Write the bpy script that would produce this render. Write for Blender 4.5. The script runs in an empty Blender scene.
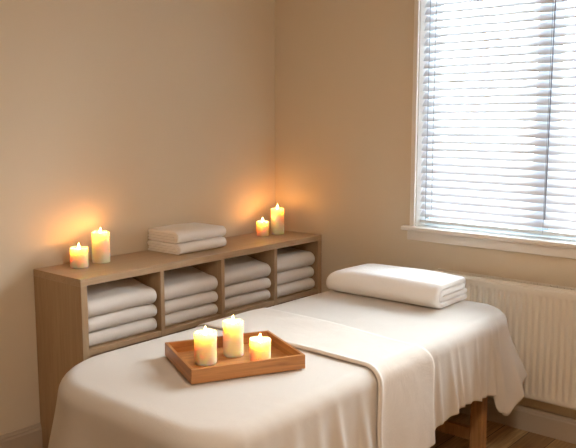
import bpy, bmesh, math, random
from mathutils import Vector, Matrix, noise
PI = math.pi
SC = bpy.context.scene
COL = SC.collection
random.seed(4)

# ------------------------------------------------------------------ helpers
def tag(o, label=None, cat=None, group=None, kind=None):
    if label: o['label'] = label
    if cat: o['category'] = cat
    if group: o['group'] = group
    if kind: o['kind'] = kind
    return o

def empty(name, loc, rz=0.0):
    o = bpy.data.objects.new(name, None)
    o.empty_display_size = 0.05
    COL.objects.link(o)
    o.location = loc
    o.rotation_euler = (0, 0, rz)
    return o

def obj(name, bm, mat, parent=None, smooth=True, angle=40, bevel=0, loc=None, rz=None):
    bmesh.ops.recalc_face_normals(bm, faces=bm.faces)
    me = bpy.data.meshes.new(name)
    bm.to_mesh(me)
    bm.free()
    for m in (mat if isinstance(mat, (list, tuple)) else [mat]):
        me.materials.append(m)
    o = bpy.data.objects.new(name, me)
    COL.objects.link(o)
    if parent: o.parent = parent
    if loc: o.location = loc
    if rz is not None: o.rotation_euler = (0, 0, rz)
    if smooth:
        for p in me.polygons: p.use_smooth = True
        me.set_sharp_from_angle(angle=math.radians(angle))
    if bevel:
        b = o.modifiers.new('bevel', 'BEVEL')
        b.width = bevel; b.segments = 3; b.limit_method = 'ANGLE'; b.angle_limit = math.radians(50)
        b.harden_normals = True
    return o

def box(bm, x0, x1, y0, y1, z0, z1, mi=0):
    vs = [bm.verts.new((x, y, z)) for x in (x0, x1) for y in (y0, y1) for z in (z0, z1)]
    for f in ((0, 1, 3, 2), (4, 6, 7, 5), (0, 4, 5, 1), (2, 3, 7, 6), (0, 2, 6, 4), (1, 5, 7, 3)):
        bm.faces.new([vs[i] for i in f]).material_index = mi

def boxbm(*a):
    bm = bmesh.new(); box(bm, *a); return bm

def lathe(prof, n=48, cx=0, cy=0, bm=None):
    """prof: list of (r, z); r=0 ends close to a point."""
    bm = bm or bmesh.new()
    rings = []
    for r, z in prof:
        if r < 1e-6:
            rings.append([bm.verts.new((cx, cy, z))])
        else:
            rings.append([bm.verts.new((cx + r*math.cos(2*PI*i/n), cy + r*math.sin(2*PI*i/n), z)) for i in range(n)])
    for a, b in zip(rings, rings[1:]):
        for i in range(n):
            j = (i+1) % n
            if len(a) == 1 and len(b) == 1: continue
            if len(a) == 1: bm.faces.new((a[0], b[i], b[j]))
            elif len(b) == 1: bm.faces.new((a[i], b[0], a[j]))
            else: bm.faces.new((a[i], b[i], b[j], a[j]))
    return bm

def tube(bm, pts, r, n=10):
    rings = []
    P = [Vector(p) for p in pts]
    for k, p in enumerate(P):
        t = (P[min(k+1, len(P)-1)] - P[max(k-1, 0)]).normalized()
        a = t.orthogonal().normalized() if k == 0 else (ref - t*ref.dot(t)).normalized()
        ref = a
        b = t.cross(a)
        rr = r[k] if isinstance(r, (list, tuple)) else r
        rings.append([bm.verts.new(p + a*rr*math.cos(2*PI*i/n) + b*rr*math.sin(2*PI*i/n)) for i in range(n)])
    for A, B in zip(rings, rings[1:]):
        for i in range(n): bm.faces.new((A[i], A[(i+1) % n], B[(i+1) % n], B[i]))
    bm.faces.new(rings[0][::-1]); bm.faces.new(rings[-1])
    return bm

def sstep(a, b, x):
    t = max(0.0, min(1.0, (x-a)/(b-a))); return t*t*(3-2*t)

def lerp_table(tab, x):
    if x <= tab[0][0]: return tab[0][1]
    for (x0, v0), (x1, v1) in zip(tab, tab[1:]):
        if x <= x1: return v0 + (v1-v0)*sstep(x0, x1, x)
    return tab[-1][1]

# ------------------------------------------------------------------ materials
def srgb(r, g, b):
    f = lambda c: (c/255/12.92) if c <= 10 else ((c/255+0.055)/1.055)**2.4
    return (f(r), f(g), f(b), 1)

def mat_base(name):
    m = bpy.data.materials.new(name); m.use_nodes = True
    nt = m.node_tree; nt.nodes.clear()
    out = nt.nodes.new('ShaderNodeOutputMaterial')
    return m, nt, out

def principled(name, col, rough=0.5, bump=0.0, bscale=100.0, var=0.0, vscale=3.0, sheen=0.0, spec=0.5, metal=0.0, det=4):
    m, nt, out = mat_base(name)
    N = nt.nodes; L = nt.links
    p = N.new('ShaderNodeBsdfPrincipled')
    p.inputs['Base Color'].default_value = col
    p.inputs['Roughness'].default_value = rough
    p.inputs['Specular IOR Level'].default_value = spec
    p.inputs['Metallic'].default_value = metal
    if sheen:
        p.inputs['Sheen Weight'].default_value = sheen
        p.inputs['Sheen Roughness'].default_value = 0.6
    tc = N.new('ShaderNodeTexCoord')
    if var:
        n = N.new('ShaderNodeTexNoise'); n.inputs['Scale'].default_value = vscale; n.inputs['Detail'].default_value = 3
        L.new(tc.outputs['Object'], n.inputs['Vector'])
        mx = N.new('ShaderNodeMix'); mx.data_type = 'RGBA'
        mx.inputs['A'].default_value = tuple(c*(1-var) for c in col[:3])+(1,)
        mx.inputs['B'].default_value = tuple(min(1, c*(1+var)) for c in col[:3])+(1,)
        L.new(n.outputs['Fac'], mx.inputs['Factor']); L.new(mx.outputs['Result'], p.inputs['Base Color'])
    if bump:
        n = N.new('ShaderNodeTexNoise'); n.inputs['Scale'].default_value = bscale; n.inputs['Detail'].default_value = det
        L.new(tc.outputs['Object'], n.inputs['Vector'])
        b = N.new('ShaderNodeBump'); b.inputs['Strength'].default_value = bump; b.inputs['Distance'].default_value = 0.004
        L.new(n.outputs['Fac'], b.inputs['Height']); L.new(b.outputs['Normal'], p.inputs['Normal'])
    L.new(p.outputs['BSDF'], out.inputs['Surface'])
    return m

def wood(name, c1, c2, rough=0.45, axis='Y', scale=1.0, bump=0.15):
    """long-grained wood; grain runs along axis of the object's space"""
    m, nt, out = mat_base(name)
    N = nt.nodes; L = nt.links
    p = N.new('ShaderNodeBsdfPrincipled'); p.inputs['Roughness'].default_value = rough
    tc = N.new('ShaderNodeTexCoord'); mp = N.new('ShaderNodeMapping')
    s = {'X': (1.2, 22, 22), 'Y': (22, 1.2, 22), 'Z': (22, 22, 1.2)}[axis]
    mp.inputs['Scale'].default_value = tuple(v*scale for v in s)
    L.new(tc.outputs['Object'], mp.inputs['Vector'])
    n = N.new('ShaderNodeTexNoise'); n.inputs['Scale'].default_value = 2.2; n.inputs['Detail'].default_value = 7
    n.inputs['Distortion'].default_value = 1.2; n.inputs['Roughness'].default_value = 0.62
    L.new(mp.outputs['Vector'], n.inputs['Vector'])
    r = N.new('ShaderNodeValToRGB')
    r.color_ramp.elements[0].position = 0.32; r.color_ramp.elements[0].color = c1
    r.color_ramp.elements[1].position = 0.68; r.color_ramp.elements[1].color = c2
    L.new(n.outputs['Fac'], r.inputs['Fac']); L.new(r.outputs['Color'], p.inputs['Base Color'])
    b = N.new('ShaderNodeBump'); b.inputs['Strength'].default_value = bump; b.inputs['Distance'].default_value = 0.001
    L.new(n.outputs['Fac'], b.inputs['Height']); L.new(b.outputs['Normal'], p.inputs['Normal'])
    L.new(p.outputs['BSDF'], out.inputs['Surface'])
    return m

def floor_mat():
    m, nt, out = mat_base('oak_floor')
    N = nt.nodes; L = nt.links
    p = N.new('ShaderNodeBsdfPrincipled'); p.inputs['Roughness'].default_value = 0.38
    tc = N.new('ShaderNodeTexCoord')
    sw = N.new('ShaderNodeMapping'); sw.inputs['Rotation'].default_value = (0, 0, PI/2)
    L.new(tc.outputs['Object'], sw.inputs['Vector'])
    br = N.new('ShaderNodeTexBrick')
    br.inputs['Scale'].default_value = 1.0
    br.inputs['Brick Width'].default_value = 1.3; br.inputs['Row Height'].default_value = 0.135
    br.inputs['Mortar Size'].default_value = 0.0022; br.inputs['Mortar Smooth'].default_value = 0.2
    br.inputs['Color1'].default_value = srgb(204, 168, 118); br.inputs['Color2'].default_value = srgb(158, 122, 80)
    br.inputs['Mortar'].default_value = srgb(50, 32, 18); br.offset = 0.37
    L.new(sw.outputs['Vector'], br.inputs['Vector'])
    mp = N.new('ShaderNodeMapping'); mp.inputs['Scale'].default_value = (30, 1.6, 1)
    L.new(tc.outputs['Object'], mp.inputs['Vector'])
    n = N.new('ShaderNodeTexNoise'); n.inputs['Scale'].default_value = 2; n.inputs['Detail'].default_value = 7; n.inputs['Distortion'].default_value = 1
    L.new(mp.outputs['Vector'], n.inputs['Vector'])
    r = N.new('ShaderNodeValToRGB')
    r.color_ramp.elements[0].position = 0.3; r.color_ramp.elements[0].color = (0.55, 0.5, 0.45, 1)
    r.color_ramp.elements[1].position = 0.7; r.color_ramp.elements[1].color = (1, 1, 1, 1)
    L.new(n.outputs['Fac'], r.inputs['Fac'])
    mx = N.new('ShaderNodeMix'); mx.data_type = 'RGBA'; mx.blend_type = 'MULTIPLY'; mx.inputs['Factor'].default_value = 1
    L.new(br.outputs['Color'], mx.inputs['A']); L.new(r.outputs['Color'], mx.inputs['B'])
    L.new(mx.outputs['Result'], p.inputs['Base Color'])
    b = N.new('ShaderNodeBump'); b.inputs['Strength'].default_value = 0.4; b.inputs['Distance'].default_value = 0.002; b.invert = True
    L.new(br.outputs['Fac'], b.inputs['Height']); L.new(b.outputs['Normal'], p.inputs['Normal'])
    L.new(p.outputs['BSDF'], out.inputs['Surface'])
    return m

def cloth(name, col, weave=900, bump=0.25, crease=0.35, cscale=3.0, trans=0.0, creases=(1, 1, 1)):
    m, nt, out = mat_base(name)
    N = nt.nodes; L = nt.links
    p = N.new('ShaderNodeBsdfPrincipled'); p.inputs['Roughness'].default_value = 0.85
    p.inputs['Base Color'].default_value = col; p.inputs['Specular IOR Level'].default_value = 0.2
    p.inputs['Sheen Weight'].default_value = 0.15
    tc = N.new('ShaderNodeTexCoord')
    n = N.new('ShaderNodeTexNoise'); n.inputs['Scale'].default_value = weave; n.inputs['Detail'].default_value = 2
    L.new(tc.outputs['Object'], n.inputs['Vector'])
    mp = N.new('ShaderNodeMapping'); mp.inputs['Scale'].default_value = creases
    L.new(tc.outputs['Object'], mp.inputs['Vector'])
    n2 = N.new('ShaderNodeTexNoise'); n2.inputs['Scale'].default_value = cscale; n2.inputs['Detail'].default_value = 5
    n2.inputs['Distortion'].default_value = 0.6
    L.new(mp.outputs['Vector'], n2.inputs['Vector'])
    b2 = N.new('ShaderNodeBump'); b2.inputs['Strength'].default_value = crease; b2.inputs['Distance'].default_value = 0.02
    L.new(n2.outputs['Fac'], b2.inputs['Height'])
    b = N.new('ShaderNodeBump'); b.inputs['Strength'].default_value = bump; b.inputs['Distance'].default_value = 0.0012
    L.new(n.outputs['Fac'], b.inputs['Height']); L.new(b2.outputs['Normal'], b.inputs['Normal'])
    L.new(b.outputs['Normal'], p.inputs['Normal'])
    if trans:
        t = N.new('ShaderNodeBsdfTranslucent'); t.inputs['Color'].default_value = col
        mx = N.new('ShaderNodeMixShader'); mx.inputs['Fac'].default_value = trans
        L.new(p.outputs['BSDF'], mx.inputs[1]); L.new(t.outputs['BSDF'], mx.inputs[2])
        L.new(mx.outputs['Shader'], out.inputs['Surface'])
    else:
        L.new(p.outputs['BSDF'], out.inputs['Surface'])
    return m

def emission(name, col, strength):
    m, nt, out = mat_base(name)
    e = nt.nodes.new('ShaderNodeEmission'); e.inputs['Color'].default_value = col; e.inputs['Strength'].default_value = strength
    nt.links.new(e.outputs['Emission'], out.inputs['Surface'])
    return m

FLAME_STRENGTH = 250
WALLC = srgb(219, 204, 180)
M = {}
M['wall'] = principled('wall_paint', WALLC, 0.85, bump=0.12, bscale=160, var=0.015, vscale=1.5, spec=0.25)
M['ceiling'] = principled('ceiling_paint', srgb(238, 232, 222), 0.9)
M['trim'] = principled('white_trim_paint', srgb(235, 229, 219), 0.4)
M['basewhite'] = principled('baseboard_paint', srgb(186, 170, 150), 0.45)
M['upvc'] = principled('window_frame_white', srgb(226, 234, 240), 0.35)
M['floor'] = floor_mat()
M['cab'] = wood('taupe_oak_laminate', srgb(172, 144, 112), srgb(189, 160, 126), 0.30, 'Y', bump=0.05)
M['cabz'] = wood('taupe_oak_laminate_upright', srgb(169, 141, 109), srgb(184, 156, 122), 0.5, 'Z', bump=0.05)
M['tray'] = wood('chestnut_tray_wood', srgb(158, 102, 56), srgb(196, 136, 78), 0.38, 'Y', bump=0.15)
M['legwood'] = wood('table_leg_wood', srgb(150, 108, 66), srgb(182, 136, 88), 0.45, 'Z')
M['sheet'] = cloth('white_cotton_sheet', srgb(216, 207, 197), trans=0.12, crease=0.22, cscale=3.5)
M['cuff'] = cloth('folded_cotton_cover', srgb(215, 205, 194), crease=0.3, cscale=5)
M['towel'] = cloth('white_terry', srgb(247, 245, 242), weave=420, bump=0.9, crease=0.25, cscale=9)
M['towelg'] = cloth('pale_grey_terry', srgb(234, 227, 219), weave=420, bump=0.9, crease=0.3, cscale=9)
M['vinyl'] = principled('table_pad_vinyl', srgb(205, 192, 172), 0.5)
M['rad'] = principled('radiator_enamel', srgb(228, 219, 204), 0.35)
M['slot'] = principled('radiator_inside_grey', srgb(120, 110, 98), 0.6)
M['chrome'] = principled('valve_metal', srgb(190, 190, 190), 0.25, metal=1.0)
M['wick'] = principled('charred_wick', srgb(40, 28, 20), 0.9)
M['cord'] = principled('blind_cord', srgb(150, 158, 170), 0.8)
M['flame'] = emission('flame', (1.0, 0.43, 0.11, 1), FLAME_STRENGTH)

def wax_mat():
    m, nt, out = mat_base('ivory_candle_wax')
    p = nt.nodes.new('ShaderNodeBsdfPrincipled')
    p.inputs['Base Color'].default_value = srgb(250, 230, 196)
    p.inputs['Roughness'].default_value = 0.45
    p.inputs['Subsurface Weight'].default_value = 1.0
    p.inputs['Subsurface Radius'].default_value = (1.0, 0.50, 0.20)
    p.inputs['Subsurface Scale'].default_value = 0.075
    nt.links.new(p.outputs['BSDF'], out.inputs['Surface'])
    return m
M['wax'] = wax_mat()

def slat_mat():
    m, nt, out = mat_base('white_blind_slat')
    N = nt.nodes; L = nt.links
    p = N.new('ShaderNodeBsdfPrincipled'); p.inputs['Base Color'].default_value = srgb(230, 233, 238); p.inputs['Roughness'].default_value = 0.5
    t = N.new('ShaderNodeBsdfTranslucent'); t.inputs['Color'].default_value = (0.93, 0.95, 0.97, 1)
    mx = N.new('ShaderNodeMixShader'); mx.inputs['Fac'].default_value = 0.02
    L.new(p.outputs['BSDF'], mx.inputs[1]); L.new(t.outputs['BSDF'], mx.inputs[2]); L.new(mx.outputs['Shader'], out.inputs['Surface'])
    return m
M['slat'] = slat_mat()

def glass_mat():
    m, nt, out = mat_base('window_glass')
    N = nt.nodes; L = nt.links
    t = N.new('ShaderNodeBsdfTransparent'); t.inputs['Color'].default_value = (0.96, 0.98, 0.98, 1)
    g = N.new('ShaderNodeBsdfGlossy'); g.inputs['Roughness'].default_value = 0.02
    fr = N.new('ShaderNodeFresnel'); fr.inputs['IOR'].default_value = 1.45
    mx = N.new('ShaderNodeMixShader')
    L.new(fr.outputs['Fac'], mx.inputs['Fac']); L.new(t.outputs['BSDF'], mx.inputs[1]); L.new(g.outputs['BSDF'], mx.inputs[2])
    L.new(mx.outputs['Shader'], out.inputs['Surface'])
    return m
M['glass'] = glass_mat()

# ------------------------------------------------------------------ room shell
RX, RY, RZ = 4.3, -5.2, 2.6          # room runs x 0..RX, y RY..0
WX0, WX1, WZ0, WZ1 = 1.042, 2.40, 1.00, 2.42
S = 'structure'
tag(obj('floor', boxbm(-0.15, RX+0.15, RY-0.15, 0.15, -0.1, 0), M['floor'], smooth=False), kind=S)
tag(obj('ceiling', boxbm(-0.15, RX+0.15, RY-0.15, 0.15, RZ, RZ+0.1), M['ceiling'], smooth=False), kind=S)
tag(obj('wall_left', boxbm(-0.15, 0, RY-0.15, 0.15, 0, RZ), M['wall'], smooth=False), kind=S)
bm = bmesh.new()
box(bm, 0, WX0, 0, 0.15, 0, RZ); box(bm, WX1, RX, 0, 0.15, 0, RZ)
box(bm, WX0, WX1, 0, 0.15, 0, WZ0-0.02); box(bm, WX0, WX1, 0, 0.15, WZ1, RZ)
tag(obj('wall_right', bm, M['wall'], smooth=False), kind=S)
tag(obj('wall_far_side', boxbm(RX, RX+0.15, RY-0.15, 0.15, 0, RZ), M['wall'], smooth=False), kind=S)
tag(obj('wall_behind', boxbm(0, RX, RY-0.15, RY, 0, RZ), M['wall'], smooth=False), kind=S)

def baseboard(name, a, b, nrm):
    """moulded skirting profile swept from a to b, standing out along nrm"""
    prof = [(0, 0), (0.016, 0), (0.016, 0.095), (0.012, 0.103), (0.012, 0.110), (0.008, 0.116), (0.005, 0.125), (0, 0.125)]
    bm = bmesh.new(); R = []
    for p in (a, b):
        R.append([bm.verts.new((p[0]+nrm[0]*d, p[1]+nrm[1]*d, z)) for d, z in prof])
    n = len(prof)
    for i in range(n): bm.faces.new((R[0][i], R[0][(i+1) % n], R[1][(i+1) % n], R[1][i]))
    bm.faces.new(R[0]); bm.faces.new(R[1][::-1])
    return tag(obj(name, bm, M['basewhite'], smooth=False), kind=S)
baseboard('baseboard_left', (0.0, RY), (0.0, -1.7455), (1, 0))
baseboard('baseboard_right', (0.395, 0.0), (RX, 0.0), (0, -1))

# ------------------------------------------------------------------ window
win = empty('window_1', ((WX0+WX1)/2, 0.12, WZ0)); tag(win, kind=S)
def wobj(name, bm, mat, bevel=0.0):
    o = obj(name, bm, mat, win, smooth=False, bevel=bevel)
    o.location = (-win.location.x, -win.location.y, -win.location.z)
    return o
bm = bmesh.new()                      # outer frame
y0, y1 = 0.095, 0.148
box(bm, WX0, WX0+0.03, y0, y1, WZ0, WZ1); box(bm, WX1-0.03, WX1, y0, y1, WZ0, WZ1)
box(bm, WX0+0.03, WX1-0.03, y0, y1, WZ0, WZ0+0.03); box(bm, WX0+0.03, WX1-0.03, y0, y1, WZ1-0.03, WZ1)
box(bm, 1.70, 1.75, y0, y1, WZ0+0.03, WZ1-0.03)
wobj('frame', bm, M['upvc'], 0.002)
for (a, b) in ((WX0+0.03, 1.70), (1.75, WX1-0.03)):
    bm = bmesh.new(); s = 0.038; z0, z1 = WZ0+0.03, WZ1-0.03
    box(bm, a, a+s, 0.105, 0.14, z0, z1); box(bm, b-s, b, 0.105, 0.14, z0, z1)
    box(bm, a+s, b-s, 0.105, 0.14, z0, z0+s); box(bm, a+s, b-s, 0.105, 0.14, z1-s, z1)
    wobj('sash', bm, M['upvc'], 0.002)
    wobj('pane', boxbm(a+s-0.004, b-s+0.004, 0.121, 0.125, z0+s-0.004, z1-s+0.004), M['glass'])
# casing (trim) round the opening, sill and apron
bm = bmesh.new()
box(bm, WX0-0.028, WX0, -0.018, 0.0, WZ0, WZ1+0.05); box(bm, WX1, WX1+0.028, -0.018, 0.0, WZ0, WZ1+0.05)
box(bm, WX0, WX1, -0.018, 0.0, WZ1, WZ1+0.05)
tag(obj('trim_1', bm, M['trim'], smooth=False, bevel=0.003), kind=S)
bm = bmesh.new()                      # sill board with rounded nose
box(bm, 0.975, WX1+0.065, -0.05, 0.0, WZ0-0.02, WZ0+0.004)
o = tag(obj('trim_2', bm, M['trim'], smooth=False, bevel=0.008), kind=S)
bm = boxbm(WX0, WX1, 0.0005, 0.094, WZ0-0.0195, WZ0+0.002)
tag(obj('trim_3', bm, M['trim'], smooth=False), kind=S)
bm = bmesh.new()
box(bm, 1.0, WX1+0.04, -0.016, 0.0, WZ0-0.075, WZ0-0.021)
tag(obj('trim_4', bm, M['trim'], smooth=False, bevel=0.003), kind=S)
# plaster reveals
bm = bmesh.new()
box(bm, WX0, WX0+0.004, 0.0, 0.095, WZ0+0.002, WZ1-0.004); box(bm, WX1-0.004, WX1, 0.0, 0.095, WZ0+0.002, WZ1-0.004)
box(bm, WX0+0.004, WX1-0.004, 0.0, 0.095, WZ1-0.004, WZ1)
tag(obj('trim_5', bm, M['trim'], smooth=False), kind=S)

# ------------------------------------------------------------------ venetian blind
BX0, BX1, BY = WX0+0.010, WX1-0.010, 0.047
blind = empty('venetian_blind', ((BX0+BX1)/2, BY, WZ0+0.02))
tag(blind, 'white horizontal slat venetian blind, half open, filling the bright window recess', 'blind')
def bobj(name, bm, mat, **k):
    o = obj(name, bm, mat, blind, **k); o.location = (-blind.location.x, -blind.location.y, -blind.location.z); return o
PITCH, SW, TILT = 0.0405, 0.050, math.radians(48)
bm = bmesh.new()
z = WZ0+0.075
while z < WZ1-0.07:
    rings = []
    for x in (BX0, BX1):
        row = []
        for side in (1, -1):
            for k in (range(7) if side == 1 else range(6, -1, -1)):
                q = -1+2*k/6
                a = q*SW/2; c = 0.0035*(1-q*q) + side*0.0008
                # room edge (negative y) tipped down
                yy = BY + a*math.cos(TILT) - c*math.sin(TILT); zz = z + a*math.sin(TILT) + c*math.cos(TILT)
                row.append(bm.verts.new((x, yy, zz)))
        rings.append(row)
    n = len(rings[0])
    for i in range(n): bm.faces.new((rings[0][i], rings[0][(i+1) % n], rings[1][(i+1) % n], rings[1][i]))
    bm.faces.new(rings[0]); bm.faces.new(rings[1][::-1])
    z += PITCH
bobj('slats', bm, M['slat'], smooth=True, angle=35)
bobj('bottom_rail', boxbm(BX0, BX1, BY-0.022, BY+0.022, WZ0+0.022, WZ0+0.040), M['upvc'], smooth=False, bevel=0.004)
bobj('head_rail', boxbm(BX0, BX1, BY-0.024, BY+0.024, WZ1-0.05, WZ1-0.006), M['upvc'], smooth=False, bevel=0.003)
for x in (1.092, 1.762, 2.33):
    bm = bmesh.new()
    for yy in (BY-0.027, BY+0.027):
        tube(bm, [(x, yy, WZ0+0.03), (x, yy, WZ1-0.03)], 0.0013, 6)
    bobj('ladder_cord', bm, M['cord'])
bobj('lift_cord', tube(bmesh.new(), [(1.132, BY-0.029, WZ0+0.08), (1.130, BY-0.031, 1.6), (1.129, BY-0.027, WZ1-0.03)], 0.0014, 6), M['cord'])
bobj('tilt_wand', tube(bmesh.new(), [(1.772, BY-0.036, 1.10), (1.774, BY-0.036, 1.7), (1.776, BY-0.030, WZ1-0.04)], 0.0035, 8), M['cord'])

# ------------------------------------------------------------------ radiator
rad = empty('radiator', (1.93, -0.06, 0.20))
tag(rad, 'white fluted panel radiator on the wall below the window sill', 'radiator')
def robj(name, bm, mat, **k):
    o = obj(name, bm, mat, rad, **k); o.location = (-rad.location.x, -rad.location.y, -rad.location.z); return o
RX0, RX1, RZ0, RZ1, RF = 1.205, 2.655, 0.205, 0.775, -0.098
def flute_depth(u):                   # 0 at ridge, 1 in groove
    c = (math.cos(2*PI*u)+1)/2
    return sstep(0.1, 0.95, c)
bm = bmesh.new()
cols = []
P0 = 0.0333
nx = int((RX1-RX0)/P0*10)
rows = [(RZ0, 0.006, 0), (RZ0+0.004, 0.001, 0), (RZ0+0.012, 0, 0), (RZ0+0.022, 0, 0.0), (RZ0+0.028, 0, 0.5), (RZ0+0.036, 0, 1), (RZ0+0.05, 0, 1), (0.45, 0, 1),
        (RZ1-0.062, 0, 1), (RZ1-0.048, 0, 1), (RZ1-0.040, 0, 0.5), (RZ1-0.034, 0, 0), (RZ1-0.012, 0, 0), (RZ1-0.004, 0.001, 0), (RZ1, 0.006, 0)]
grid = []
for i in range(nx+1):
    x = RX0 + (RX1-RX0)*i/nx
    e = min(x-RX0, RX1-x)
    fe = sstep(0.012, 0.03, e)
    edge = 0.006*(1-sstep(0, 0.008, e))
    col = []
    for (z, back, w) in rows:
        y = RF + back + edge + 0.006*w*fe*flute_depth((x-RX0)/P0)
        col.append(bm.verts.new((x, y, z)))
    grid.append(col)
for i in range(nx):
    for j in range(len(rows)-1): bm.faces.new((grid[i][j], grid[i+1][j], grid[i+1][j+1], grid[i][j+1]))
# close the back of the front plate
bk = [[bm.verts.new((x, RF+0.018, z)) for z in (RZ0, RZ1)] for x in (RX0, RX1)]
bm.faces.new((bk[0][0], bk[0][1], bk[1][1], bk[1][0]))
bm.faces.new([g[0] for g in grid] + [bk[1][0], bk[0][0]]); bm.faces.new([g[-1] for g in grid] + [bk[1][1], bk[0][1]])
bm.faces.new(grid[0] + [bk[0][1], bk[0][0]]); bm.faces.new(grid[-1] + [bk[1][1], bk[1][0]])
robj('front_panel', bm, M['rad'], smooth=True, angle=60)
robj('back_panel', boxbm(RX0+0.01, RX1-0.01, -0.040, -0.026, RZ0+0.01, RZ1-0.01), M['rad'], smooth=False, bevel=0.003)
bm = bmesh.new()                      # convector fins between the two panels
x = RX0+0.03
while x < RX1-0.03:
    box(bm, x, x+0.0015, RF+0.018, -0.040, RZ0+0.04, RZ1-0.03); x += 0.0167
robj('convector_fins', bm, M['rad'], smooth=False)
bm = bmesh.new()                      # top grille: rim bars and cross bars
box(bm, RX0+0.002, RX1-0.002, RF+0.010, RF+0.020, RZ1-0.004, RZ1+0.012); box(bm, RX0+0.002, RX1-0.002, -0.034, -0.022, RZ1-0.004, RZ1+0.012)
x = RX0+0.002
while x < RX1-0.01:
    box(bm, x, x+0.007, RF+0.020, -0.034, RZ1+0.004, RZ1+0.010); x += 0.0167
robj('top_grille', bm, M['rad'], smooth=False, bevel=0.0015)
for s in (RX0, RX1-0.004):
    robj('side_cover', boxbm(s, s+0.004, RF+0.018, -0.026, RZ0+0.01, RZ1+0.006), M['rad'], smooth=False)
for s in (RX0+0.10, RX1-0.12):
    robj('wall_bracket', boxbm(s, s+0.03, -0.026, -0.0005, RZ0+0.05, RZ1-0.05), M['slot'], smooth=False)
robj('supply_pipe', tube(bmesh.new(), [(RX1+0.035, -0.06, 0.002), (RX1+0.035, -0.06, 0.19), (RX1+0.028, -0.06, 0.225), (RX1-0.01, -0.06, 0.23)], 0.0075, 12), M['chrome'])
robj('valve', lathe([(0, 0.225), (0.017, 0.225), (0.019, 0.24), (0.019, 0.285), (0.015, 0.295), (0, 0.295)], 24, RX1+0.035, -0.06), M['trim'])

# ------------------------------------------------------------------ cubby cabinet
CT, CY0, CY1, CD = 0.889, -1.745, -0.003, 0.384
cab = empty('cubby_cabinet', (CD/2, (CY0+CY1)/2, 0))
tag(cab, 'long low taupe wooden cubby cabinet against the left wall, filled with folded towels', 'cabinet')
def cobj(name, bm, mat, bevel=0.0015):
    o = obj(name, bm, mat, cab, smooth=False, bevel=bevel); o.location = (-cab.location.x, -cab.location.y, 0); return o
TT = 0.034
cobj('top_panel', boxbm(0.003, CD, CY0, CY1, CT-TT, CT), M['cab'], 0.002)
for a, b in ((CY0, CY0+0.034), (CY1-0.038, CY1)):
    cobj('side_panel', boxbm(0.003, CD, a, b, 0.0, CT-TT-0.0002), M['cabz'])
DIV = [(-1.285, -1.261), (-0.867, -0.843), (-0.441, -0.416)]
SHZ = 0.556
for a, b in DIV:
    cobj('divider', boxbm(0.012, CD-0.002, a, b, 0.062, CT-TT-0.0002), M['cabz'])
cobj('back_panel', boxbm(0.0035, 0.0115, CY0+0.0345, CY1-0.0385, 0.062, CT-TT-0.0002), M['cab'], 0)
cobj('plinth', boxbm(0.02, CD-0.03, CY0+0.0345, CY1-0.0385, 0.0, 0.035), M['cab'], 0)
cobj('base_panel', boxbm(0.012, CD-0.002, CY0+0.0345, CY1-0.0385, 0.0355, 0.0615), M['cab'])
BAYS = [(CY0+0.034, DIV[0][0]), (DIV[0][1], DIV[1][0]), (DIV[1][1], DIV[2][0]), (DIV[2][1], CY1-0.038)]
for a, b in BAYS:
    cobj('shelf', boxbm(0.012, CD-0.003, a+0.0004, b-0.0004, SHZ-0.026, SHZ), M['cab'])

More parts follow.
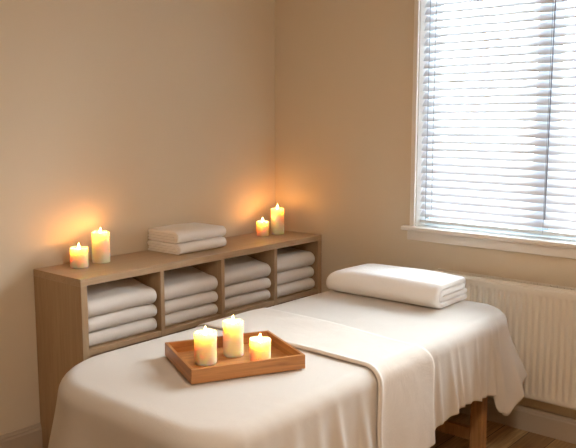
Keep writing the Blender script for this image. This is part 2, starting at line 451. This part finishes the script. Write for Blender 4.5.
# ------------------------------------------------------------------ folded towels
def towel_bm(L, D, H, seed=0, round_end=0.45, jitter=0.004, rise=0.0, taper=0.0):
    """bath towel folded in half twice: the smooth doubled fold faces +Y, the fold/loose ends face -Y; layers show at both X ends. Base at z=0."""
    rnd = random.Random(seed)
    g = H/4.0; t = g*0.985
    e1, e2 = rnd.uniform(0.004, 0.014), rnd.uniform(0.006, 0.018)
    path = []; lay = []
    def line(x0, x1, z, n, l):
        for i in range(n): path.append((x0+(x1-x0)*i/n, z)); lay.append(l)
    def arc(cx, cz, r, a0, a1, n, l, sx=1.0):
        for i in range(n):
            a = a0+(a1-a0)*i/n; path.append((cx+sx*r*math.cos(a), cz+r*math.sin(a))); lay.append(l)
    fx = D/2-2*g*1.0
    line(-D/2+e1, fx, .5*g, 8, 0)
    arc(fx, 2*g, 1.5*g, -PI/2, PI/2, 16, 0, 1.0)
    line(fx, -D/2+g, 3.5*g, 8, 0)
    arc(-D/2+g, 3*g, .5*g, PI/2, 3*PI/2, 8, 1)
    line(-D/2+g, fx-0.2*g, 2.5*g, 8, 2)
    arc(fx-0.2*g, 2*g, .5*g, PI/2, -PI/2, 8, 2)
    line(fx-0.2*g, -D/2+e2, 1.5*g, 8, 3); path.append((-D/2+e2, 1.5*g)); lay.append(3)
    n = len(path)
    nr = []
    for i in range(n):
        a, b = path[max(i-1, 0)], path[min(i+1, n-1)]
        dx, dz = b[0]-a[0], b[1]-a[1]; l = math.hypot(dx, dz) or 1
        nr.append((-dz/l, dx/l, dx/l, dz/l))
    def outline(th):
        pts = []
        for i in range(n): pts.append((path[i][0]+nr[i][0]*th/2, path[i][1]+nr[i][1]*th/2, lay[i]))
        for k in range(1, 5):           # rounded loose end
            a = PI/2-k*PI/5
            pts.append((path[-1][0]+nr[-1][0]*math.sin(a)*th/2+nr[-1][2]*math.cos(a)*th/2, path[-1][1]+nr[-1][1]*math.sin(a)*th/2+nr[-1][3]*math.cos(a)*th/2, lay[-1]))
        for i in range(n-1, -1, -1): pts.append((path[i][0]-nr[i][0]*th/2, path[i][1]-nr[i][1]*th/2, lay[i]))
        for k in range(1, 5):
            a = -PI/2+k*PI/5
            pts.append((path[0][0]+nr[0][0]*math.sin(a)*th/2-nr[0][2]*math.cos(a)*th/2, path[0][1]+nr[0][1]*math.sin(a)*th/2-nr[0][3]*math.cos(a)*th/2, lay[0]))
        return pts
    off = [[rnd.uniform(-jitter, jitter) for _ in range(4)] for _ in range(2)]
    bm = bmesh.new(); rings = []
    stations = [(-L/2, 1-round_end), (-L/2+.15*g, 1-round_end*.45), (-L/2+.4*g, 1-round_end*.12), (-L/2+.8*g, 1)]
    m = 14
    stations += [(-L/2+.8*g+(L-1.6*g)*i/m, 1) for i in range(1, m)]
    stations += [(L/2-.8*g, 1), (L/2-.4*g, 1-round_end*.12), (L/2-.15*g, 1-round_end*.45), (L/2, 1-round_end)]
    so = Vector((seed*3.7, seed*1.3, 0))
    for x, k in stations:
        ring = []
        for (d, z, l) in outline(t*k):
            # the outer wrap also pulls in a little at the ends, like a pillow edge
            q = 1-(1-k)*0.35
            ox = off[0][l]*sstep(0, -L/2, x) + off[1][l]*sstep(0, L/2, x)
            w = noise.noise(Vector((x*6, d*6, z*4))+so)*0.006
            w2 = noise.noise(Vector((x*5+9, d*5, z*9))+so)*0.004
            zz = z
            # gentle crown on top and slightly sagging ends
            zz += (z/H)*(0.05*H*(1-(2*x/L)**2) + w*0.6) - (z/H)*0.05*H
            zz += (z/H)*rise*sstep(D*.42, -D*.25, d)*(1-.35*sstep(L*.1, L*.5, x))
            zz *= 1-taper*(1-math.sqrt(max(0.0, 1-sstep(L*.28, L*.5, x)**2)))
            zz = (zz-H/2)*(1-(1-q)*.5)+H/2 if z > H*.6 else zz
            ring.append(bm.verts.new((x+ox, d*(1-(1-k)*0.06)+w2*(1 if abs(d) > D*.3 else .3), max(zz, 0.0002))))
        rings.append(ring)
    nn = len(rings[0])
    for A, B in zip(rings, rings[1:]):
        for i in range(nn): bm.faces.new((A[i], A[(i+1) % nn], B[(i+1) % nn], B[i]))
    for ring in (rings[0], rings[-1]):
        # cap: quads across the layer thickness
        h = (nn-8)//2
        for i in range(h-1): bm.faces.new((ring[i], ring[i+1], ring[nn-4-2-i], ring[nn-4-1-i]))
        bm.faces.new([ring[h-1]] + [ring[h+k] for k in range(4)] + [ring[h+4]])
        bm.faces.new([ring[nn-5]] + [ring[nn-4+k] for k in range(4)] + [ring[0]])
    return bm

# stacks in the four bays: the doubled fold faces the room (+X)
ordinal = ['leftmost', 'second', 'third', 'rightmost']
level = {0: 'bottom', 1: 'middle', 2: 'top'}
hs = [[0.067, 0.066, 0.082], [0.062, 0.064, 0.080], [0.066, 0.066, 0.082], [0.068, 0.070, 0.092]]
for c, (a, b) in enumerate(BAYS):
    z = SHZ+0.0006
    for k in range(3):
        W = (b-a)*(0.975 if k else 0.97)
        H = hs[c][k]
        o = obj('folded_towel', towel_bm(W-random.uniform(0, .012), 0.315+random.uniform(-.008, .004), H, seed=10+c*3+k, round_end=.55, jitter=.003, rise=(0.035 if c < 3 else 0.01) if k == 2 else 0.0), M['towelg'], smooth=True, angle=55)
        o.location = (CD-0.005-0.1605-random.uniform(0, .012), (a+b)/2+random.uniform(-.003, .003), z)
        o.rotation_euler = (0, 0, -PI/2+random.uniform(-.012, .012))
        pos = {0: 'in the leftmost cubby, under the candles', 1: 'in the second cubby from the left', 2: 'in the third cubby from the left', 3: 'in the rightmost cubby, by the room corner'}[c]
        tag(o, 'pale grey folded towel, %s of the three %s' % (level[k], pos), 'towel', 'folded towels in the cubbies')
        z += H+0.0022
# two on top of the cabinet
for k, (H, dx, dy, rz) in enumerate(((0.058, 0, 0, 0.02), (0.064, -0.002, 0.002, -0.012))):
    o = obj('folded_towel', towel_bm(0.350-.006*k, 0.264-.004*k, H, seed=40+k, round_end=.25, jitter=.003), M['towel'], smooth=True, angle=55)
    o.location = (0.137+dx, -0.885+dy, CT+0.0006+(0.0596 if k else 0)); o.rotation_euler = (0, 0, -PI/2+rz)
    tag(o, ['white folded towel lying on the cabinet top, lower of the pair', 'white folded towel on top of another on the cabinet, upper of the pair'][k], 'towel', 'pair of white towels on the cabinet')
# big one at the head of the massage table
BT = 0.700
o = obj('folded_towel', towel_bm(0.645, 0.325, 0.125, seed=77, round_end=.35, jitter=.006, taper=.22), M['towel'], smooth=True, angle=55)
o.location = (1.175, -0.412, BT+0.0015); o.rotation_euler = (0, 0, PI+0.015)
tag(o, 'large thick white folded bath towel lying across the head of the massage table', 'towel')

# ------------------------------------------------------------------ massage table
TX0, TX1, TY0, TY1 = 0.800, 1.765, -2.29, -0.215
tab = empty('massage_table', ((TX0+TX1)/2, (TY0+TY1)/2, 0))
tag(tab, 'wooden legged massage table hidden under the white sheet, one leg showing', 'massage table')
def tobj(name, bm, mat, bevel=0.002):
    o = obj(name, bm, mat, tab, smooth=False, bevel=bevel); o.location = (-tab.location.x, -tab.location.y, 0); return o
def rrect(bm, x0, x1, y0, y1, z0, z1, r, n=10, rn=None):
    pts = []; rn = rn or r
    for cx, cy, a, r in ((x1-r, y1-r, 0, r), (x0+r, y1-r, PI/2, r), (x0+rn, y0+rn, PI, rn), (x1-r, y0+r, 1.5*PI, r)):
        for i in range(n+1):
            t = a+PI/2*i/n; pts.append((cx+r*math.cos(t), cy+r*math.sin(t)))
    A = [bm.verts.new((x, y, z0)) for x, y in pts]; B = [bm.verts.new((x, y, z1)) for x, y in pts]
    k = len(pts)
    for i in range(k): bm.faces.new((A[i], A[(i+1) % k], B[(i+1) % k], B[i]))
    bm.faces.new(A[::-1]); bm.faces.new(B)
tb = bmesh.new(); rrect(tb, TX0+.022, TX1-.022, TY0+.022, TY1-.022, 0.60, BT-0.012, 0.15, rn=0.33)
tobj('padded_top', tb, M['vinyl'], 0.045)
tb = bmesh.new()
for a in ((TX0+.09, TX1-.09, TY0+.10+.05, TY0+.125+.05), (TX0+.09, TX1-.09, TY1-.285, TY1-.26), (TX0+.09, TX0+.115, TY0+.176, TY1-.286), (TX1-.115, TX1-.09, TY0+.176, TY1-.286)):
    box(tb, a[0], a[1], a[2], a[3], 0.53, 0.5995)
tobj('frame', tb, M['legwood'])
LX = (TX0+.075, TX1-.115); LYf, LYn = TY1-.325, TY0+.09
for lx in (TX0+.045, TX1-.096):
    for ly in (TY0+.13, TY1-.300):
        tobj('leg', boxbm(lx, lx+.058, ly, ly+.058, 0, 0.529), M['legwood'], 0.003)
for ly in (TY0+.146, TY1-.284):
    tobj('stretcher', boxbm(TX0+.1045, TX1-.0975, ly, ly+.026, 0.09, 0.15), M['legwood'])

# sheet ----------------------------------------------------------------
CR = 0.16
CN = 0.34                               # the near left corner is cut much rounder
CF = 0.20                               # far right corner
ER = 0.058                              # rounding over the table edge
def perim(n):
    """(x, y, nx, ny, s) round the table outline, starting up the right side"""
    segs = [('line', (TX1, TY0+CR), (TX1, TY1-CF), (1, 0)), ('arc', (TX1-CF, TY1-CF), 0, CF), ('line', (TX1-CF, TY1), (TX0+CR, TY1), (0, 1)),
            ('arc', (TX0+CR, TY1-CR), PI/2, CR), ('line', (TX0, TY1-CR), (TX0, TY0+CN), (-1, 0)), ('arc', (TX0+CN, TY0+CN), PI, CN),
            ('line', (TX0+CN, TY0), (TX1-CR, TY0), (0, -1)), ('arc', (TX1-CR, TY0+CR), 1.5*PI, CR)]
    lens = [math.dist(q[1], q[2]) if q[0] == 'line' else q[3]*PI/2 for q in segs]
    tot = sum(lens); out = []
    for i in range(n):
        s = tot*i/n; r = s
        for sg, l in zip(segs, lens):
            if r < l or sg is segs[-1]:
                f = r/l
                if sg[0] == 'line':
                    out.append((sg[1][0]+(sg[2][0]-sg[1][0])*f, sg[1][1]+(sg[2][1]-sg[1][1])*f, sg[3][0], sg[3][1], s))
                else:
                    a = sg[2]+f*PI/2; out.append((sg[1][0]+sg[3]*math.cos(a), sg[1][1]+sg[3]*math.sin(a), math.cos(a), math.sin(a), s))
                break
            r -= l
    return out, tot
# fold bundles (centre, width, height) along s; right side: s = y-(TY0+CR)
S0 = TY0+CR
def ysto(y): return y-S0
SR = (TY1-CF)-S0                        # end of right side; corner covers SR..SR+CR*pi/2
CC = SR+CF*PI/4
folds = [(ysto(-0.47), .013, .030), (ysto(-0.535), .012, .026), (ysto(-0.605), .020, .010), (ysto(-0.68), .016, .022), (ysto(-0.79), .030, .012), (ysto(-0.855), .014, .014),
         (ysto(-0.92), .022, .016), (ysto(-1.02), .020, .010), (ysto(-1.56), .030, .018), (ysto(-1.70), .028, .026), (ysto(-1.80), .030, .014), (ysto(-1.92), .040, .024), (ysto(-2.07), .04, .02),
         (CC-.10, .018, .022), (CC-.02, .05, .03), (CC+.12, .03, .03), (CC+.25, .04, .02), (CC+.45, .05, .018), (CC+.62, .05, .018)]
def flare(s, tot, d):
    """outward offset of the cloth at drop d (m below the table top)"""
    g = sstep(0.0, 0.38, d)
    v = 0.030*d/0.4
    for c, w, h in folds:
        ds = (s-c+tot/2) % tot - tot/2
        cc = ds + 0.06*d*math.sin(c*9)     # folds lean
        v += h*g*math.exp(-(cc/(w*(0.7+0.9*d)))**2)*1.25
    q = noise.noise(Vector((s*5.1, d*1.2, 4)))*0.012 + noise.noise(Vector((s*12, d*1.5, 9)))*0.0055
    corner = math.exp(-((s-CC)/.12)**2)
    sn = SR+CR*PI+(TX1-TX0-2*CR)+(TY1-CR-TY0-CN)+CN*PI/4
    near = math.exp(-((s-(tot-CR*PI/4))/.2)**2) + 1.5*math.exp(-((s-sn)/.3)**2)
    return v + g*q + corner*0.085*sstep(0.06, .5, d) + near*0.03*sstep(0, .4, d)
def drop_len(x, y, s, tot):
    ys = [(-2.3, .60), (-1.9, .54), (-1.6, .475), (-1.15, .385), (-.99, .335), (-.82, .312), (-.62, .335), (-.545, .34), (-.50, .44), (-.42, .475)]
    if x > TX1-CR*0.6:
        if y < -.42: v = lerp_table(ys, y)
        else: v = .475 - .14*sstep(-.42, -.29, y)
    elif y > TY1-CR: v = .385
    elif y < TY0+CR: v = .60
    else: v = .45
    return v + 0.006*noise.noise(Vector((x*14, y*14, 0)))
def drape(px, py, nx_, ny_, s, tot, d, off=0.0):
    """point on the hanging cloth; d is arc length past the start of the edge rounding"""
    qa = ER*PI/2
    if d <= qa:
        a = d/ER
        o, z = ER*math.sin(a), BT-ER*(1-math.cos(a))
        fn = (math.sin(a), math.cos(a))
    else:
        o, z = ER, BT-ER-(d-qa); fn = (1, 0)
    o += flare(s, tot, BT-z)
    return Vector((px+nx_*(o-ER+off*fn[0]), py+ny_*(o-ER+off*fn[0]), z+off*fn[1]))
NP = 640
PR, TOT = perim(NP)
bm = bmesh.new()
rings = []
cx0, cy0, cy1 = (TX0+TX1)/2, TY0+0.48, TY1-0.48
def top_z(x, y):
    w = 0.0
    w += 0.0016*noise.noise(Vector((x*4, y*3, 1)))
    w += 0.0010*noise.noise(Vector((x*11, y*7, 2)))
    return w
for k in range(26):                      # top, from the spine of the table outwards
    f = 0.02+0.98*k/25
    r = []
    for (x, y, nx_, ny_, s) in PR:
        ix, iy = x-nx_*ER, y-ny_*ER
        sy = min(max(iy, cy0), cy1)
        X, Y = cx0+(ix-cx0)*f, sy+(iy-sy)*f
        r.append(bm.verts.new((X, Y, BT-0.0015+top_z(X, Y)*(1-f**6))))
    rings.append(r)
ND = 34
dl = [drop_len(x, y, s, TOT) for (x, y, nx_, ny_, s) in PR]
qa = ER*PI/2
for k in range(1, ND+1):
    r = []
    for i, (x, y, nx_, ny_, s) in enumerate(PR):
        d = qa*k/7 if k <= 7 else qa+(dl[i]-ER)*(k-7)/(ND-7)
        v = drape(x, y, nx_, ny_, s, TOT, d)
        v.z -= 0.0015*max(0, 1-d/qa)
        r.append(bm.verts.new(v))
    rings.append(r)
for A, B in zip(rings, rings[1:]):
    for i in range(NP): bm.faces.new((A[i], A[(i+1) % NP], B[(i+1) % NP], B[i]))
r0 = rings[0]
for i in range(NP//2-1): bm.faces.new((r0[i], r0[i+1], r0[NP-2-i], r0[NP-1-i]))
o = obj('bed_sheet', bm, M['sheet'], smooth=True, angle=180)
so = o.modifiers.new('thickness', 'SOLIDIFY'); so.thickness = 0.0022; so.offset = -1
tag(o, 'white cotton sheet draped over the massage table, hanging in soft folds', 'sheet')

# folded cover laid across the table ---------------------------------------
CYF, CYB = -1.440, -1.085
bm = bmesh.new(); rows_ = []
NYc = 26
path_d = [-(TX1-TX0-2*ER)*i/30 for i in range(30, -1, -1)]
def cuff_pt(y, k, N):
    return None
right_drop, left_drop = 0.43, 0.40
for j in range(NYc+1):
    f = (j/6*0.09 if j <= 6 else 0.09+0.91*(j-6)/(NYc-6))
    row = []
    # edges swing a little where the cover turns down the side
    samples = []
    for i in range(14, 0, -1): samples.append(('L', qa+(left_drop-qa)*i/14))
    for i in range(6, 0, -1): samples.append(('L', qa*i/6))
    for i in range(41): samples.append(('T', i/40))
    for i in range(1, 9): samples.append(('R', qa*i/8))
    for i in range(1, 26): samples.append(('R', qa+(right_drop-qa)*i/25))
    for kind, d in samples:
        fade = 0.25+0.75*sstep(1.15, 1.42, TX0+ER+(TX1-TX0-2*ER)*d) if kind == 'T' else (1 if kind == 'R' else 0)
        puff = (0.0085*math.exp(-((f-0.035)/.028)**2) + 0.0015*math.exp(-((f-0.97)/.02)**2))*fade - 0.0025*sstep(.03, 0, f) - 0.002*sstep(.985, 1, f)
        if kind == 'T':
            X = TX0+ER+(TX1-TX0-2*ER)*d
            back = CYB+0.07*sstep(1.45, 1.70, X)*-0.2 + 0.045*sstep(1.6, 1.2, X)
            Y = CYF+(back-CYF)*f-0.012*sstep(1.35, 1.73, X)*(1-f)
            row.append((X, Y, BT+0.0046+puff+0.0008*noise.noise(Vector((X*9, Y*9, 5)))))
        else:
            back = CYB-0.014+0.05*sstep(0.0, .12, d); dd = d
            Y = CYF+(back-CYF)*f - (0.012 + 0.03*sstep(0, .3, d))*(1-f) - 0.02*sstep(0, .3, d)*f
            sd = 1 if kind == 'R' else -1
            px = TX1 if sd == 1 else TX0
            s = ysto(Y) if sd == 1 else SR+(CF+CR)*PI/2+(TX1-TX0-CR-CF)+(TY1-CR-Y)
            v = drape(px, Y, sd, 0, s, TOT, dd, off=0.0055+0.003*sstep(0.02, .15, d)+puff*0.9)
            row.append(tuple(v))
    rows_.append([bm.verts.new(p) for p in row])
for A, B in zip(rows_, rows_[1:]):
    for i in range(len(A)-1): bm.faces.new((A[i], A[i+1], B[i+1], B[i]))
o = obj('folded_cover', bm, M['cuff'], smooth=True, angle=180)
so = o.modifiers.new('thickness', 'SOLIDIFY'); so.thickness = 0.004; so.offset = 0
bv = o.modifiers.new('bevel', 'BEVEL'); bv.width = 0.0015; bv.segments = 2; bv.angle_limit = math.radians(60)
tag(o, 'folded white cloth cover laid crosswise over the middle of the massage table sheet', 'cover')

# ------------------------------------------------------------------ tray
TRZ = BT+0.0025
tr = empty('serving_tray', (1.312, -1.727, TRZ), math.radians(64-90))
tag(tr, 'square chestnut wood serving tray with low rim on the massage table, holding three candles', 'tray')
hw, hl, th, hh = 0.177, 0.213, 0.012, 0.052
M['trayx'] = wood('chestnut_tray_wood_cross', srgb(156, 100, 54), srgb(192, 132, 74), 0.38, 'X', bump=0.15)
def sl(bm, x0, x1, y0, y1, z0, z1): box(bm, x0, x1, y0, y1, z0, z1)
obj('tray_base', boxbm(-hw+th, hw-th, -hl+th, hl-th, 0.0, 0.010), M['tray'], tr, smooth=False)
obj('tray_side', boxbm(-hw, -hw+th-.0002, -hl, hl, 0, hh), M['tray'], tr, smooth=False, bevel=0.002)
obj('tray_side', boxbm(hw-th+.0002, hw, -hl, hl, 0, hh), M['tray'], tr, smooth=False, bevel=0.002)
obj('tray_side', boxbm(-hw+th, hw-th, -hl, -hl+th-.0002, 0, hh), M['trayx'], tr, smooth=False, bevel=0.002)
obj('tray_side', boxbm(-hw+th, hw-th, hl-th+.0002, hl, 0, hh), M['trayx'], tr, smooth=False, bevel=0.002)

# ------------------------------------------------------------------ candles
def candle(x, y, z, r, h, label, group, seed):
    rnd = random.Random(seed)
    root = empty('pillar_candle', (x, y, z)); tag(root, label, 'candle', group)
    well = min(0.021, h*.24); wt = 0.0045
    prof = [(0, 0), (r-.003, 0), (r-.0008, .0012), (r, .004)]
    for i in range(1, 9): prof.append((r, .004+(h-.010)*i/9))
    prof += [(r, h-.003), (r-.0008, h-.001), (r-.002, h), (r-wt+.001, h-.0005), (r-wt, h-.002)]
    prof += [(r-wt-.001, h-well*.6), (r-wt-.004, h-well*.9), (r*.6, h-well), (r*.25, h-well-.0008), (0, h-well-.001)]
    bm = lathe(prof, 56)
    for v in bm.verts:                     # softly melted, uneven rim
        a = math.atan2(v.co.y, v.co.x)
        k = sstep(h*.75, h, v.co.z)
        v.co.z += k*(0.0016*math.sin(2*a+seed)+0.0008*math.sin(5*a+seed*2))
        q = 1+0.008*noise.noise(Vector((math.cos(a), math.sin(a), v.co.z*14+seed)))
        v.co.x *= q; v.co.y *= q
    obj('wax', bm, M['wax'], root, smooth=True, angle=60)
    zt = h-well-.001
    fl = 0.020
    obj('wick', tube(bmesh.new(), [(0, 0, zt-.001), (0.0004, 0, zt+.004), (0.0012, 0.0006, zt+.008)], [.0011, .001, .0008], 8), M['wick'], root)
    fh = 0.036; fr = 0.0062
    prof = []
    for i in range(17):
        t = i/16
        rr = fr*(math.sin(PI*min(1, t**0.62)))**0.9*(1-.25*t) if 0 < t < 1 else 0
        prof.append((rr, zt+.007+fh*t))
    obj('flame', lathe(prof, 20), M['flame'], root, smooth=True, angle=180)
    return root
g1, g2, g3 = 'lit candles at the left end of the cabinet', 'lit candles at the right end of the cabinet', 'lit candles in the wooden tray'
candle(0.130, -1.574, CT+.0003, .0425, .095, 'short lit pillar candle at the left end of the cabinet top', g1, 1)
candle(0.104, -1.428, CT+.0003, .0440, .152, 'tall lit pillar candle near the left end of the cabinet, beside a shorter one', g1, 2)
candle(0.132, -0.265, CT+.0003, .0370, .090, 'short lit pillar candle at the right end of the cabinet top near the corner', g2, 3)
candle(0.150, -0.148, CT+.0003, .0410, .160, 'tall slim lit pillar candle on the cabinet, nearest the room corner', g2, 4)
TZ = TRZ+.0103
candle(1.267, -1.824, TZ, .0410, .118, 'medium lit pillar candle standing in the left part of the wooden tray', g3, 5)
candle(1.276, -1.690, TZ, .0385, .133, 'tallest lit pillar candle in the wooden tray, standing in the middle', g3, 6)
candle(1.420, -1.697, TZ, .0390, .092, 'shortest lit pillar candle in the wooden tray, standing at the right', g3, 7)

# ------------------------------------------------------------------ ceiling lamp, added out of view to supply warm room light
lamp = empty('added_fill_lamp', (3.0, -2.5, RZ))
tag(lamp, 'added round frosted ceiling lamp, out of view, giving the room warm fill light', 'lamp')
obj('fill_lamp_base', lathe([(0, -.03), (.21, -.03), (.22, -.02), (.22, -.0005), (0, -.0005)], 48), M['trim'], lamp)
M['fill_bulb'] = emission('warm_fill_diffuser', (1.0, 0.86, 0.72, 1), 66)
obj('fill_lamp_shade', lathe([(0, -.10), (.08, -.097), (.15, -.083), (.19, -.06), (.205, -.031), (0, -.0305)], 48), M['fill_bulb'], lamp)

# ------------------------------------------------------------------ daylight
w = bpy.data.worlds.new('overcast_sky'); SC.world = w; w.use_nodes = True
nt = w.node_tree; nt.nodes.clear()
bg = nt.nodes.new('ShaderNodeBackground'); wo = nt.nodes.new('ShaderNodeOutputWorld')
bg.inputs['Color'].default_value = (0.84, 0.93, 1.0, 1); bg.inputs['Strength'].default_value = 52.0
nt.links.new(bg.outputs['Background'], wo.inputs['Surface'])
pl = bpy.data.lights.new('window_portal', 'AREA'); pl.shape = 'RECTANGLE'; pl.size = WX1-WX0+.02; pl.size_y = WZ1-WZ0+.02; pl.cycles.is_portal = True
po = bpy.data.objects.new('window_portal', pl); COL.objects.link(po)
po.location = ((WX0+WX1)/2, 0.16, (WZ0+WZ1)/2); po.rotation_euler = (-PI/2, 0, 0)

# ------------------------------------------------------------------ camera
f_, h_ = 770.0, 106.0
pt = math.atan(h_/f_); az = math.radians(40.4)
F0 = Vector((-math.sin(az), math.cos(az), 0)); R0 = Vector((math.cos(az), math.sin(az), 0)); Z0 = Vector((0, 0, 1))
F = F0*math.cos(pt)-Z0*math.sin(pt); U = Z0*math.cos(pt)+F0*math.sin(pt)
cd = bpy.data.cameras.new('camera'); co = bpy.data.objects.new('camera', cd); COL.objects.link(co)
mw = Matrix.Identity(4)
for i in range(3): mw[i][0] = R0[i]; mw[i][1] = U[i]; mw[i][2] = -F[i]
mw.translation = (3.258, -3.700, 1.600)
co.matrix_world = mw
cd.sensor_width = 36; cd.lens = f_/576*36; cd.clip_start = 0.05
SC.camera = co

# ------------------------------------------------------------------ view
SC.view_settings.view_transform = 'Standard'
SC.view_settings.look = 'None'
SC.view_settings.gamma = 1
SC.view_settings.use_curve_mapping = False
SC.view_settings.exposure = 0.30
c = SC.cycles
c.use_denoising = True
c.max_bounces = 10; c.diffuse_bounces = 6; c.glossy_bounces = 4; c.transmission_bounces = 6; c.transparent_max_bounces = 16
c.sample_clamp_indirect = 8.0
c.caustics_reflective = False; c.caustics_refractive = False
